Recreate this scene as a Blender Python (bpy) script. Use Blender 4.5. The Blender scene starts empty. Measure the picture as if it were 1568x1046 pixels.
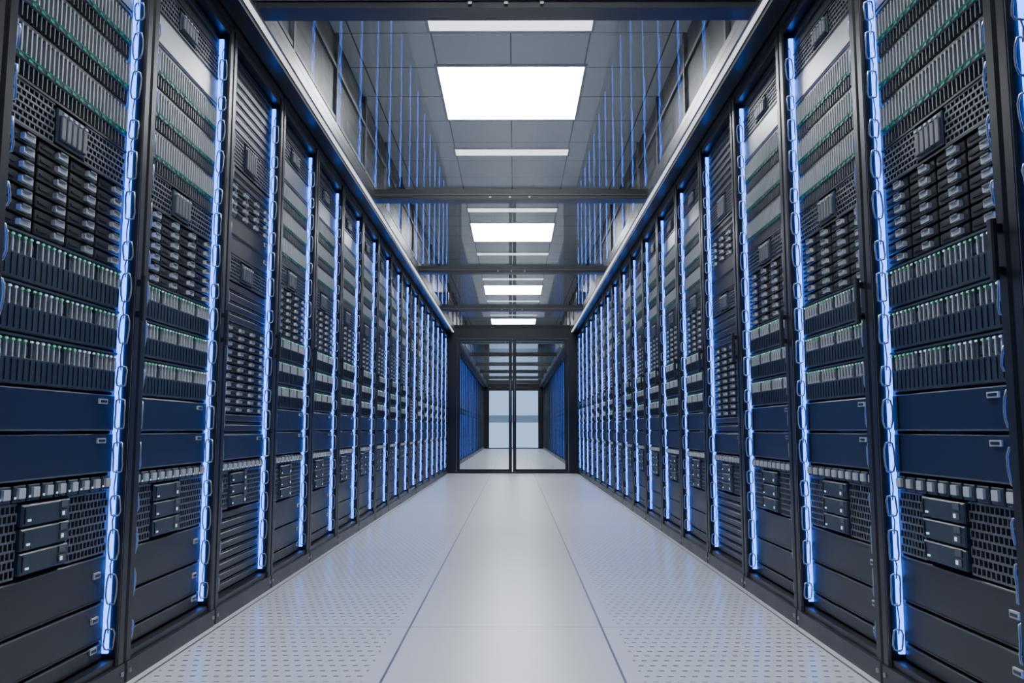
import bpy, math, random
from mathutils import Vector, Matrix
random.seed(4)
S=bpy.context.scene
# ------------------------------------------------------------------ materials
def mat(name,col,rough=.5,metal=0.,emit=None,es=0.,spec=.5,nosample=False):
    m=bpy.data.materials.new(name); m.use_nodes=True
    b=m.node_tree.nodes['Principled BSDF']
    b.inputs['Base Color'].default_value=(*col,1); b.inputs['Roughness'].default_value=rough
    b.inputs['Metallic'].default_value=metal
    b.inputs['Specular IOR Level'].default_value=spec
    if emit: b.inputs['Emission Color'].default_value=(*emit,1); b.inputs['Emission Strength'].default_value=es
    if nosample:
        try: m.cycles.emission_sampling='NONE'
        except Exception: pass
    return m
def noisy(m,amount=.25,scale=6.,rvar=.10):
    nt=m.node_tree;b=nt.nodes['Principled BSDF']
    tc=nt.nodes.new('ShaderNodeTexCoord');n=nt.nodes.new('ShaderNodeTexNoise');n.inputs['Scale'].default_value=scale;n.inputs['Detail'].default_value=4
    nt.links.new(tc.outputs['Object'],n.inputs['Vector'])
    r=nt.nodes.new('ShaderNodeMapRange');ro=b.inputs['Roughness'].default_value
    r.inputs['To Min'].default_value=max(.05,ro-rvar);r.inputs['To Max'].default_value=ro+rvar
    nt.links.new(n.outputs['Fac'],r.inputs['Value']);nt.links.new(r.outputs['Result'],b.inputs['Roughness'])
    mx=nt.nodes.new('ShaderNodeMix');mx.data_type='RGBA'
    c=b.inputs['Base Color'].default_value
    mx.inputs['A'].default_value=(c[0]*(1-amount),c[1]*(1-amount),c[2]*(1-amount),1)
    mx.inputs['B'].default_value=(min(1,c[0]*(1+amount)),min(1,c[1]*(1+amount)),min(1,c[2]*(1+amount)),1)
    nt.links.new(n.outputs['Fac'],mx.inputs['Factor']);nt.links.new(mx.outputs['Result'],b.inputs['Base Color'])
    return m
M_black=noisy(mat('powder_coat_black',(.010,.0105,.012),.34))
M_edge=mat('brushed_edge',(.36,.37,.39),.35,.8)
M_blank=noisy(mat('blanking_panel',(.018,.0185,.020),.38))
M_dark=mat('recess_black',(.002,.003,.004),.7)
M_navy=noisy(mat('navy_server_face',(.003,.011,.040),.4))
M_slate=noisy(mat('slate_switch_face',(.024,.037,.054),.4))
M_grey=mat('light_grey_plastic',(.46,.48,.50),.4)
M_fin=mat('patch_cable_grey',(.34,.36,.375),.45)
M_mid=noisy(mat('steel_mid',(.115,.125,.138),.4,.3))
M_silver=noisy(mat('brushed_silver_panel',(.50,.51,.53),.33,.7))
M_green=mat('status_led_green',(.02,.3,.12),.4,0,(.15,.9,.5),.6,nosample=True)
M_pgreen=mat('patch_green',(.01,.18,.11),.45,0,(.02,.7,.35),.03,nosample=True)
M_cyan=mat('status_led_white',(.4,.6,.8),.4,0,(.6,.85,1.),.8,nosample=True)
M_led=mat('blue_led_strip',(.1,.2,.5),.4,0,(.04,.18,1.),7.)
M_leddim=mat('blue_led_strip_dim',(.05,.1,.3),.4,0,(.04,.16,1.),.8)
M_loop=mat('cable_ring_metal',(.36,.40,.46),.35,.6)
M_white=mat('white_led_edge',(.8,.85,.9),.3,0,(.93,.96,1.),1.1)
M_panel=mat('ceiling_light_diffuser',(.9,.9,.9),.4,0,(.985,.985,1.),38.)
M_lin=mat('linear_light_diffuser',(.9,.9,.9),.4,0,(.98,.98,1.),2.5)
M_frost=mat('frosted_backlit_glass',(.5,.7,.9),.3,0,(.42,.64,1.),1.0)
M_frostband=mat('frosted_band',(.25,.35,.45),.3,0,(.30,.48,.8),.35)

def glassmat():
    m=bpy.data.materials.new('clear_glass');m.use_nodes=True;nt=m.node_tree;nt.nodes.clear()
    o=nt.nodes.new('ShaderNodeOutputMaterial');mx=nt.nodes.new('ShaderNodeMixShader')
    t=nt.nodes.new('ShaderNodeBsdfTransparent');t.inputs['Color'].default_value=(.92,.94,.955,1)
    g=nt.nodes.new('ShaderNodeBsdfGlossy');g.inputs['Roughness'].default_value=.012
    lw=nt.nodes.new('ShaderNodeLayerWeight');lw.inputs['Blend'].default_value=.5
    p=nt.nodes.new('ShaderNodeMath');p.operation='POWER';p.inputs[1].default_value=5.6
    a=nt.nodes.new('ShaderNodeMath');a.operation='MULTIPLY_ADD';a.inputs[1].default_value=.85;a.inputs[2].default_value=.026
    nt.links.new(lw.outputs['Facing'],p.inputs[0]);nt.links.new(p.outputs[0],a.inputs[0])
    nt.links.new(a.outputs[0],mx.inputs[0]);nt.links.new(t.outputs[0],mx.inputs[1]);nt.links.new(g.outputs[0],mx.inputs[2])
    nt.links.new(mx.outputs[0],o.inputs[0]);return m
M_glass=glassmat()

class N:
    def __init__(s,m): s.nt=m.node_tree
    def m(s,op,a,b=None,c=None):
        n=s.nt.nodes.new('ShaderNodeMath');n.operation=op
        for i,v in enumerate((a,b,c)):
            if v is None: continue
            if isinstance(v,(int,float)): n.inputs[i].default_value=v
            else: s.nt.links.new(v,n.inputs[i])
        return n.outputs[0]
def floormat():
    m=mat('raised_floor_tiles',(.6,.62,.65),.30);nt=m.node_tree;b=nt.nodes['Principled BSDF'];k=N(m)
    tc=nt.nodes.new('ShaderNodeTexCoord');sp=nt.nodes.new('ShaderNodeSeparateXYZ');nt.links.new(tc.outputs['Object'],sp.inputs[0])
    x,y=sp.outputs[0],sp.outputs[1]
    ax=k.m('ABSOLUTE',x)
    def seam(v,per,off,w):
        f=k.m('FRACT',k.m('DIVIDE',k.m('ADD',v,off),per))
        d=k.m('MULTIPLY',k.m('ABSOLUTE',k.m('SUBTRACT',f,.5)),per)
        return k.m('GREATER_THAN',d,per/2-w)
    sx=seam(x,.60,.30+6.0,.0034); sy=seam(y,1.2,-2.70+12,.0040)
    seamf=k.m('MAXIMUM',sx,k.m('MULTIPLY',sy,.7))
    px,py=.030,.048
    row=k.m('DIVIDE',k.m('ADD',y,9.9),py); r2=k.m('MODULO',k.m('FLOOR',row),2.)
    fx=k.m('FRACT',k.m('ADD',k.m('DIVIDE',k.m('ADD',x,9.6),px),k.m('MULTIPLY',r2,.5)))
    fy=k.m('FRACT',row)
    hx=k.m('LESS_THAN',k.m('ABSOLUTE',k.m('SUBTRACT',fx,.5)),.235)
    hy=k.m('LESS_THAN',k.m('ABSOLUTE',k.m('SUBTRACT',fy,.5)),.105)
    reg=k.m('MULTIPLY',k.m('GREATER_THAN',ax,.345),k.m('LESS_THAN',ax,.885))
    tf=k.m('FRACT',k.m('DIVIDE',k.m('ADD',y,-2.70+12),.6))
    tin=k.m('LESS_THAN',k.m('ABSOLUTE',k.m('SUBTRACT',tf,.5)),.46)
    hole=k.m('MULTIPLY',k.m('MULTIPLY',hx,hy),k.m('MULTIPLY',reg,tin))
    n=nt.nodes.new('ShaderNodeTexNoise');n.inputs['Scale'].default_value=.8;n.inputs['Detail'].default_value=1;nt.links.new(tc.outputs['Object'],n.inputs['Vector'])
    mx=nt.nodes.new('ShaderNodeMix');mx.data_type='RGBA';nt.links.new(n.outputs['Fac'],mx.inputs['Factor'])
    mx.inputs['A'].default_value=(.465,.475,.495,1);mx.inputs['B'].default_value=(.50,.515,.535,1)
    m2=nt.nodes.new('ShaderNodeMix');m2.data_type='RGBA';nt.links.new(k.m('MAXIMUM',k.m('MULTIPLY',seamf,.88),k.m('MULTIPLY',hole,.88)),m2.inputs['Factor'])
    nt.links.new(mx.outputs['Result'],m2.inputs['A']);m2.inputs['B'].default_value=(.03,.034,.042,1)
    nt.links.new(m2.outputs['Result'],b.inputs['Base Color'])
    r=nt.nodes.new('ShaderNodeMapRange');r.inputs['To Min'].default_value=.27;r.inputs['To Max'].default_value=.30
    nt.links.new(n.outputs['Fac'],r.inputs['Value']);nt.links.new(r.outputs['Result'],b.inputs['Roughness'])
    return m
def gridmat(name,c1,c2,px,py,w,rough=.6):
    m=mat(name,c1,rough);nt=m.node_tree;b=nt.nodes['Principled BSDF'];k=N(m)
    tc=nt.nodes.new('ShaderNodeTexCoord');sp=nt.nodes.new('ShaderNodeSeparateXYZ');nt.links.new(tc.outputs['Object'],sp.inputs[0])
    def seam(v,per):
        f=k.m('FRACT',k.m('DIVIDE',k.m('ADD',v,per*20.5),per)); return k.m('LESS_THAN',k.m('MULTIPLY',k.m('ABSOLUTE',k.m('SUBTRACT',f,.5)),per),w)
    s=k.m('MAXIMUM',seam(sp.outputs[0],px),seam(sp.outputs[1],py))
    mx=nt.nodes.new('ShaderNodeMix');mx.data_type='RGBA';nt.links.new(s,mx.inputs['Factor'])
    mx.inputs['A'].default_value=(*c1,1);mx.inputs['B'].default_value=(*c2,1);nt.links.new(mx.outputs['Result'],b.inputs['Base Color'])
    return m
# ------------------------------------------------------------------ mesh builder
DZ=.018
class MB:
    def __init__(s): s.v=[];s.f=[];s.mi=[];s.mats=[];s.sm=[];s.dz=0.
    def mid(s,m):
        if m not in s.mats: s.mats.append(m)
        return s.mats.index(m)
    def box(s,x0,x1,y0,y1,z0,z1,m):
        i=len(s.v);k=s.mid(m)
        s.v+=[(x0,y0,z0),(x1,y0,z0),(x1,y1,z0),(x0,y1,z0),(x0,y0,z1),(x1,y0,z1),(x1,y1,z1),(x0,y1,z1)]
        s.f+=[(i,i+3,i+2,i+1),(i+4,i+5,i+6,i+7),(i,i+1,i+5,i+4),(i+1,i+2,i+6,i+5),(i+2,i+3,i+7,i+6),(i+3,i,i+4,i+7)]
        s.mi+=[k]*6;s.sm+=[False]*6
    def prism(s,prof,z0,z1,m):
        i=len(s.v);n=len(prof);k=s.mid(m)
        s.v+=[(p[0],p[1],z0) for p in prof]+[(p[0],p[1],z1) for p in prof]
        for a in range(n): s.f.append((i+a,i+(a+1)%n,i+n+(a+1)%n,i+n+a))
        s.f.append(tuple(i+a for a in reversed(range(n))));s.f.append(tuple(i+n+a for a in range(n)))
        s.mi+=[k]*(n+2);s.sm+=[False]*(n+2)
    def post(s,x0,x1,y0,y1,z0,z1,m,c=.004):
        s.prism([(x0,y0),(x1-c,y0),(x1,y0+c),(x1,y1-c),(x1-c,y1),(x0,y1)],z0,z1,m)
    def panel(s,x0,x1,y0,y1,z0,z1,m,c=.003):
        i=len(s.v);k=s.mid(m)
        s.v+=[(x0,y0,z0),(x0,y1,z0),(x0,y1,z1),(x0,y0,z1),(x1-c,y0,z0),(x1-c,y1,z0),(x1-c,y1,z1),(x1-c,y0,z1),
              (x1,y0+c,z0+c),(x1,y1-c,z0+c),(x1,y1-c,z1-c),(x1,y0+c,z1-c)]
        for a in range(4):
            b=(a+1)%4
            s.f.append((i+a,i+b,i+4+b,i+4+a));s.f.append((i+4+a,i+4+b,i+8+b,i+8+a))
        s.f.append((i+8,i+9,i+10,i+11));s.f.append((i+3,i+2,i+1,i))
        s.mi+=[k]*10;s.sm+=[False]*10
    def tube(s,pts,r,m,closed=False,n=6):
        k=s.mid(m);i0=len(s.v);P=[Vector(p) for p in pts];L=len(P);up=Vector((0,1,0.01)).normalized()
        for a in range(L):
            if closed: t=(P[(a+1)%L]-P[a-1])
            else: t=P[min(a+1,L-1)]-P[max(a-1,0)]
            t.normalize();u=up-t*up.dot(t)
            if u.length<1e-3: u=Vector((1,0,0))-t*t.x
            u.normalize();w=t.cross(u)
            for b in range(n):
                an=2*math.pi*b/n;q=P[a]+(u*math.cos(an)+w*math.sin(an))*r;s.v.append(tuple(q))
        for a in range(L if closed else L-1):
            c=(a+1)%L
            for b in range(n):
                s.f.append((i0+a*n+b,i0+a*n+(b+1)%n,i0+c*n+(b+1)%n,i0+c*n+b));s.mi.append(k);s.sm.append(True)
    def mesh(s,name):
        v=[(a,b,c if c<.05 else c-s.dz) for a,b,c in s.v]
        me=bpy.data.meshes.new(name);me.from_pydata(v,[],s.f)
        for m in s.mats: me.materials.append(m)
        me.polygons.foreach_set('material_index',s.mi);me.polygons.foreach_set('use_smooth',s.sm);me.update()
        return me
    def obj(s,name,loc=(0,0,0),rz=0):
        return place(s.mesh(name),name,loc,rz)
def place(me,name,loc=(0,0,0),rz=0):
    o=bpy.data.objects.new(name,me);S.collection.objects.link(o);o.location=loc;o.rotation_euler=(0,0,rz);return o
# ------------------------------------------------------------------ rack
P=.614; HW=P/2; SH=.252      # pitch, half width, server half width
FX=-.032                     # server face plane
TOP=1.985
def lattice(b,y0,y1,z0,z1,px=.017,pz=.013,m=M_mid,t=.0042,x=FX):
    nz=max(2,round((z1-z0)/pz));dz=(z1-z0)/nz;ny=max(2,round((y1-y0)/px));dy=(y1-y0)/ny
    b.box(x-.02,x-.012,y0,y1,z0,z1,M_dark)
    for i in range(nz+1): b.box(x-.006,x,y0,y1,z0+i*dz-t/2,z0+i*dz+t/2,m)
    for i in range(nz):
        for j in range(ny+1):
            yy=y0+j*dy+(dy/2 if i%2 else 0)
            if yy<y1+.001: b.box(x-.006,x-.0005,yy-t/2,yy+t/2,z0+i*dz+t/2,z0+(i+1)*dz-t/2,m)
def u_blank(b,z0,z1,m=None,tag=True):
    m=m or M_blank
    b.panel(FX-.02,FX,-SH,SH,z0+.002,z1-.002,m)
    b.box(FX,FX+.002,-SH+.004,SH-.004,z0+.006,z0+.009,M_black)
    b.box(FX-.001,FX+.0015,-SH+.004,SH-.004,z1-.006,z1-.004,M_mid)
    if tag: b.box(FX,FX+.004,SH-.06,SH-.03,(z0+z1)/2+.004,(z0+z1)/2+.018,M_grey); b.box(FX+.004,FX+.005,SH-.056,SH-.034,(z0+z1)/2+.008,(z0+z1)/2+.014,M_slate)
def u_louver(b,z0,z1):
    b.box(FX-.03,FX-.02,-SH,SH,z0,z1,M_dark)
    n=max(1,round((z1-z0)/.036));d=(z1-z0)/n
    for i in range(n):
        b.panel(FX-.02,FX,-SH,SH,z0+i*d+.007,z0+(i+1)*d-.004,M_blank)
        b.box(FX-.012,FX-.002,-SH+.01,SH-.01,z0+i*d,z0+i*d+.002,M_mid)
def u_navy(b,z0,z1):
    b.panel(FX-.02,FX+.004,-SH,SH,z0+.003,z1-.003,M_navy)
    b.box(FX+.004,FX+.007,-SH+.03,-SH+.034,z0+.006,z1-.006,M_black)
    b.box(FX+.004,FX+.008,SH-.085,SH-.045,z1-.026,z1-.014,M_grey)
    b.box(FX+.008,FX+.009,SH-.08,SH-.05,z1-.023,z1-.017,M_navy)
    b.box(FX+.004,FX+.006,-SH+.01,SH-.01,z0+.004,z0+.007,M_mid)
def u_switch(b,z0,z1):
    h=z1-z0
    b.panel(FX-.02,FX+.002,-SH,SH,z0+.003,z0+h*.56,M_slate)
    b.box(FX-.02,FX-.008,-SH,SH,z0+h*.56,z1,M_dark)
    b.box(FX-.02,FX+.004,-SH,SH,z1-.007,z1-.002,M_slate)
    n=24;d=2*SH/n
    for i in range(n):
        y=-SH+(i+.5)*d
        b.box(FX-.008,FX+.004,y-.0022,y+.0022,z0+h*.54,z1-.010,M_grey if i%6 else M_mid)
        b.box(FX-.004,FX+.001,y+.004,y+.013,z0+h*.60,z0+h*.78,M_slate)
        b.box(FX+.003,FX+.006,y-.004,y+.002,z1-.0150,z1-.0115,M_green if random.random()<.6 else M_cyan)
        b.box(FX+.002,FX+.004,y-.001,y+.001,z0+.01,z0+h*.5,M_black)
def u_patch(b,z0,z1):
    h=z1-z0
    b.box(FX-.03,FX-.018,-SH,SH,z0,z1,M_dark)
    b.panel(FX-.018,FX,-SH,SH,z0+h*.30,z0+h*.44,M_slate)
    b.panel(FX-.018,FX,-SH,SH,z1-h*.14,z1-.002,M_blank)
    n=30;d=2*SH/n
    for i in range(n):
        y=-SH+(i+.5)*d
        b.box(FX-.012,FX+.003,y-.0024,y+.0024,z0+h*.42,z1-h*.1,M_fin)
        b.box(FX-.014,FX-.004,y+.003,y+.012,z0+h*.5,z0+h*.68,M_slate)
        b.box(FX-.014,FX,y-.0018,y+.0018,z0+.004,z0+h*.28,M_mid)
        if i%2==0: b.box(FX,FX+.002,y-.006,y+.008,z0+h*.33,z0+h*.38,M_pgreen)
    b.box(FX-.001,FX+.001,-SH,SH,z0+h*.40,z0+h*.425,M_pgreen)
def u_drives(b,z0,z1,rows=7,cols=4):
    b.box(FX-.03,FX-.018,-SH,SH,z0,z1,M_dark)
    dz=(z1-z0)/rows;dy=2*SH/cols
    for c in range(cols):
        y0=-SH+c*dy
        for r in range(rows):
            z=z0+r*dz
            b.panel(FX-.018,FX-.003,y0+.004,y0+dy-.004,z+.003,z+dz-.003,M_blank,.002)
            b.box(FX-.003,FX+.006,y0+dy*.52,y0+dy*.82,z+.008,z+dz-.010,M_grey)
            b.box(FX-.003,FX+.009,y0+dy*.55,y0+dy*.78,z+dz-.011,z+dz-.007,M_mid)
            b.box(FX-.003,FX-.001,y0+dy*.1,y0+dy*.4,z+dz*.4,z+dz*.55,M_dark)
def u_mesh(b,z0,z1):
    b.panel(FX-.04,FX-.02,-SH,SH,z0+.001,z1-.001,M_blank)
    lattice(b,-SH+.004,-.075,z0+.008,z1-.008); lattice(b,.055,SH-.004,z0+.008,z1-.008)
    b.panel(FX-.02,FX+.004,-.07,.05,z0+.012,z1-.012,M_slate)
    for i in range(5):
        y=-.062+i*.0225; b.panel(FX,FX+.010,y,y+.018,z0+.02,z1-.028,M_mid,.002); b.box(FX+.006,FX+.012,y+.003,y+.015,z1-.026,z1-.021,M_grey)
    b.box(FX-.02,FX+.002,-SH,SH,z0,z0+.005,M_black);b.box(FX-.02,FX+.002,-SH,SH,z1-.005,z1,M_black)
def u_chassis(b,z0,z1):
    zt=z1-.042
    b.box(FX-.05,FX-.04,-SH,SH,z0,z1,M_dark)
    lattice(b,-SH+.004,-.125,z0+.006,zt,.016,.017,M_mid); lattice(b,.065,SH-.004,z0+.006,zt,.016,.017,M_mid)
    n=3;d=(zt-z0-.006)/n
    for i in range(n):
        z=z0+.006+i*d
        b.panel(FX-.03,FX+.008,-.12,.06,z+.002,z+d-.002,M_slate)
        b.box(FX+.008,FX+.011,.02,.045,z+.010,z+.024,M_mid); b.box(FX+.008,FX+.011,.02,.045,z+.030,z+.044,M_mid)
        b.box(FX+.011,FX+.012,.024,.032,z+.013,z+.021,M_cyan)
        b.box(FX+.008,FX+.010,-.112,-.108,z+.008,z+d-.008,M_black)
        b.box(FX+.008,FX+.010,-.10,-.09,z+.012,z+.016,M_cyan)
    n=10;d=2*SH/n
    for i in range(n):
        y=-SH+i*d
        b.panel(FX-.03,FX+.004,y+.004,y+d-.004,zt+.004,z1-.004,M_slate,.002)
        b.box(FX+.004,FX+.010,y+.014,y+d-.014,zt+.012,z1-.010,M_grey)
        b.box(FX+.004,FX+.006,y+.007,y+.011,zt+.012,zt+.016,M_cyan)
def cabinet(b,ledm,cables=True):
    b.dz=DZ
    b.box(-.95,-.095,-HW+.003,HW-.003,.048,TOP,M_black)                 # body
    for sgn in (-1,1):
        y0,y1=sorted((sgn*(HW-.003),sgn*(HW-.012))); b.box(-.095,-.045,y0,y1,.048,TOP,M_black)
    b.post(-.95,.004,-HW+.001,HW-.001,0,.0495,M_black,.006)              # plinth
    b.box(-.1,-.008,-HW+.04,HW-.04,.0495,.085,M_black)
    b.box(-.95,-.004,-HW+.003,HW-.003,TOP,TOP+.03,M_black)              # header
    b.box(-.11,-.006,-HW+.04,HW-.04,TOP-.03,TOP,M_black)
    for sgn in (-1,1):
        y0,y1=sorted((sgn*(HW-.002),sgn*(HW-.038)))
        b.post(-.055,0,y0,y1,.0495,TOP,M_black,.006)
        y0,y1=sorted((sgn*(HW-.0325),sgn*(HW-.0345))); b.box(-.006,-.0015,y0,y1,.085,TOP-.03,M_edge)
        b.prism([(.004,sgn*(HW-.02)-.005),(.008,sgn*(HW-.02)-.003),(.008,sgn*(HW-.02)+.003),(.004,sgn*(HW-.02)+.005)],.022,.032,M_edge)
        y0,y1=sorted((sgn*SH,sgn*(HW-.036))); b.box(-.10,FX-.006,y0,y1,.085,TOP-.03,M_blank)
        y0,y1=sorted((sgn*(HW-.0385),sgn*(HW-.0445))); b.box(FX-.004,FX+.010,y0,y1,.10,TOP-.05,ledm)
        if cables:
            z=.11;k=0
            while z<TOP-.12:
                hh=.072 if k%3 else .048
                pts=[];yc=sgn*(HW-.050);x0,x1=FX+.003,-.006
                for a in range(14):
                    an=2*math.pi*a/14
                    cx=(x0+x1)/2+(x1-x0)/2*max(-1,min(1,1.25*math.cos(an)));cz=z+hh/2+hh/2*max(-1,min(1,1.2*math.sin(an)))
                    pts.append((cx,yc+.003*math.sin(3*an+k),cz))
                b.tube(pts,.0024,M_loop,True,5)
                b.tube([(FX+.014,yc-sgn*.004,z+hh-.01),(FX+.009,yc,z+hh+.02),(FX+.012,yc+sgn*.003,z+.11)],.0018,M_loop,False,5)
                z+=.105;k+=1
    b.box(0,.012,HW-.030,HW-.014,.915,.93,M_black);b.box(0,.012,HW-.030,HW-.014,.995,1.01,M_black);b.post(.010,.020,HW-.031,HW-.013,.905,1.02,M_blank,.003)
def rackA():
    b=MB();cabinet(b,M_led)
    for z0,z1 in ((.087,.13),(.13,.225),(.225,.336)): u_blank(b,z0,z1)
    u_chassis(b,.336,.527);u_navy(b,.527,.627);u_navy(b,.627,.72)
    for i in range(3): u_switch(b,.72+i*.103,.72+(i+1)*.103)
    u_drives(b,1.03,1.235);u_mesh(b,1.235,1.335)
    for i in range(3): u_patch(b,1.335+i*.12,1.335+(i+1)*.12)
    u_blank(b,1.695,1.79,M_silver,False);u_mesh(b,1.79,1.875);u_louver(b,1.875,TOP-.03)
    return b.mesh('server_rack_standard')
def rackC():
    b=MB();cabinet(b,M_led)
    u_louver(b,.087,.36)
    u_chassis(b,.36,.527);u_navy(b,.527,.62);u_louver(b,.62,.69)
    u_drives(b,.69,1.0,11,4);u_louver(b,1.0,1.15);u_mesh(b,1.15,1.24);u_blank(b,1.24,1.31);u_blank(b,1.31,1.38)
    u_drives(b,1.38,1.5,4,4);u_mesh(b,1.56,1.68);u_louver(b,1.5,1.56);u_louver(b,1.68,TOP-.03)
    return b.mesh('server_rack_storage')
def rackFar():
    b=MB();cabinet(b,M_leddim,False)
    for i in range(3): u_blank(b,.087+i*.12,.087+(i+1)*.12,None,False)
    u_navy(b,.447,.62);u_louver(b,.62,1.0);u_drives(b,1.0,1.25,6,3);u_louver(b,1.25,TOP-.03)
    return b.mesh('server_rack_plain')
RA,RC,RF=rackA(),rackC(),rackFar()
Y0=2.11; AX=.925
for k in range(-5,17):
    yc=Y0+P*(k-.5)
    place(RC if k in(2,10) else RA,'server_rack',(-AX,yc,0),0)
    place(RC if k in(3,9,14) else RA,'server_rack',(AX,yc,0),math.pi)
YD=Y0+P*16+.02
YD2=YD+.14
y=YD+.9
while y<26.6:
    place(RF,'server_rack',(-AX-.02,y,0),0);place(RF,'server_rack',(AX+.02,y,0),math.pi);y+=P
YE=27.4
# ------------------------------------------------------------------ containment roof
def roof(name,ya,yb,beams,strip):
    b=MB();b.dz=DZ
    for s in(-1,1):
        def bx(x0,x1,z0,z1,m,a=ya,c=yb):
            x0,x1=sorted((s*x0,s*x1));b.box(x0,x1,a,c,z0,z1,m)
        bx(.865,1.02,2.016,2.13,M_black)
        bx(.835,.865,2.035,2.11,M_black)
        bx(.844,.858,2.028,2.035,strip)
        bx(.925,.935,2.016,2.03,M_black)
    for y in beams:
        b.box(-.835,.835,y,y+.09,2.035,2.10,M_black); b.box(-.835,.835,y-.004,y,2.06,2.064,M_mid)
        for x in(-.12,.0,.12): b.box(x-.006,x+.006,y-.005,y,2.046,2.054,M_edge)
    bs=[ya]+list(beams)+[yb]
    for i in range(len(bs)-1):
        a=bs[i]+(.094 if i else 0);c=bs[i+1]-(.004 if i<len(bs)-2 else 0)
        if c-a>.15: b.box(-.835,.835,a,c,2.075,2.081,M_glass)
    return b.obj(name)
roof('containment_roof',-1.5,YD,[-.0+.3,2.66,5.0,7.4,9.82],M_white)
roof('containment_roof',YD2,YE-.02,[13.6,16,18.4,20.8,23.2,25.6],M_mid)
# ------------------------------------------------------------------ sliding glass door
b=MB();b.dz=DZ
Wd=.93
def fr(x0,x1,z0,z1,m=M_black,d0=0,d1=.12): b.box(x0,x1,YD+d0,YD+d1,z0,z1,m)
fr(-Wd,-.80,0,2.13);fr(.80,Wd,0,2.13);fr(-.80,.80,1.945,2.13);fr(-.80,.80,0,.02)
fr(-.80,.80,1.93,1.945,M_mid,.01,.11)
for x0,x1 in((-.795,-.008),(.008,.795)):
    fr(x0,x0+.045,.022,1.94,M_black,.03,.07);fr(x1-.045,x1,.022,1.94,M_black,.03,.07)
    fr(x0+.045,x1-.045,.022,.075,M_black,.03,.07);fr(x0+.045,x1-.045,1.90,1.94,M_black,.03,.07)
    fr(x0+.045,x1-.045,.075,1.90,M_glass,.046,.054)
for x in(-.030,.030):
    b.post(x-.008,x+.008,YD-.03,YD-.015,.75,1.35,M_mid,.003); 
    for z in(.8,1.3): b.box(x-.005,x+.005,YD-.016,YD+.03,z-.006,z+.006,M_mid)
b.obj('door_1')
b=MB()
b.box(-4,-.931,YD+.02,YD+.10,0,2.6,M_black);b.box(.931,4,YD+.02,YD+.10,0,2.6,M_black);b.obj('wall_partition')
b=MB();b.dz=DZ
b.box(-1.1,-.80,YE,YE+.12,0,2.13,M_black);b.box(.80,1.1,YE,YE+.12,0,2.13,M_black);b.box(-.8,.8,YE,YE+.12,1.9,2.13,M_black);b.box(-.8,.8,YE,YE+.12,0,.03,M_black)
b.box(-.035,.035,YE,YE+.1,.03,1.9,M_black)
for x0,x1 in((-.8,-.035),(.035,.8)):
    b.box(x0,x1,YE+.05,YE+.06,.03,.86,M_frost);b.box(x0,x1,YE+.04,YE+.07,.86,1.1,M_frostband);b.box(x0,x1,YE+.05,YE+.06,1.1,1.9,M_frost)
b.obj('window_1')
# ------------------------------------------------------------------ room shell
CH=.617+2.96
def slab(name,x0,x1,y0,y1,z0,z1,m):
    bb=MB();bb.box(x0,x1,y0,y1,z0,z1,m);return bb.obj(name)
slab('floor',-4,4,-3,29,-.1,0,floormat())
M_ceil=gridmat('ceiling_tiles',(.80,.81,.82),(.15,.16,.18),.6,.6,.006)
M_wall=noisy(mat('painted_wall_grey',(.10,.115,.14),.6))
slab('ceiling',-4,4,-3,29,CH,CH+.1,M_ceil)
slab('wall_left',-4.1,-4,-3,29,0,CH,M_wall);slab('wall_right',4,4.1,-3,29,0,CH,M_wall)
slab('wall_back',-4,4,-3.1,-3,0,CH,M_wall);slab('wall_front',-4,4,29,29.1,0,CH,M_wall)
for s in(-1,1):
    b=MB();x0,x1=sorted((s*1.32,s*1.95));b.box(x0,x1,-3,28.9,2.45,CH-.002,M_blank)
    y=-2.4
    while y<28: 
        xa,xb=sorted((s*1.295,s*1.96));b.box(xa,xb,y,y+.04,2.43,CH-.002,M_mid);y+=1.2
    xa,xb=sorted((s*1.30,s*1.32));b.box(xa,xb,-3,28.9,2.9,2.93,M_mid);b.box(xa,xb,-3,28.9,3.3,3.33,M_mid)
    b.obj('air_duct')
# lights
Z=2.96
b=MB();b.box(-.6,.6,-.58,.58,-.012,0,M_panel)
for x0,x1,y0,y1 in((-.625,.625,-.605,-.58),(-.625,.625,.58,.605),(-.625,-.6,-.58,.58),(.6,.625,-.58,.58)): b.box(x0,x1,y0,y1,-.018,0,M_grey)
LP=b.mesh('ceiling_light_panel')
b=MB();b.box(-.6,.6,-.10,.10,-.010,0,M_lin)
for x0,x1,y0,y1 in((-.62,.62,-.12,-.10),(-.62,.62,.10,.12),(-.62,-.6,-.10,.10),(.6,.62,-.10,.10)): b.box(x0,x1,y0,y1,-.015,0,M_grey)
LL=b.mesh('linear_ceiling_light')
for i in range(-1,5):
    y=(2.41+1.76*i)*Z
    if y>28: break
    place(LP,'ceiling_light_panel',(0,y,CH-.001))
    for d in(-.43,.53):
        if y+d*Z>-2.5: place(LL,'linear_ceiling_light',(0,y+d*Z-.02,CH-.001))
# ------------------------------------------------------------------ world, camera
w=bpy.data.worlds.new('World');S.world=w;w.use_nodes=True
w.node_tree.nodes['Background'].inputs[0].default_value=(.3,.4,.6,1);w.node_tree.nodes['Background'].inputs[1].default_value=.2
cam=bpy.data.cameras.new('camera');co=bpy.data.objects.new('camera',cam);S.collection.objects.link(co);S.camera=co
cam.sensor_width=36;cam.lens=36*1280/1568;cam.clip_start=.02
co.location=(.028,0,.615);co.rotation_euler=(math.radians(90+6.02),0,math.radians(.17))
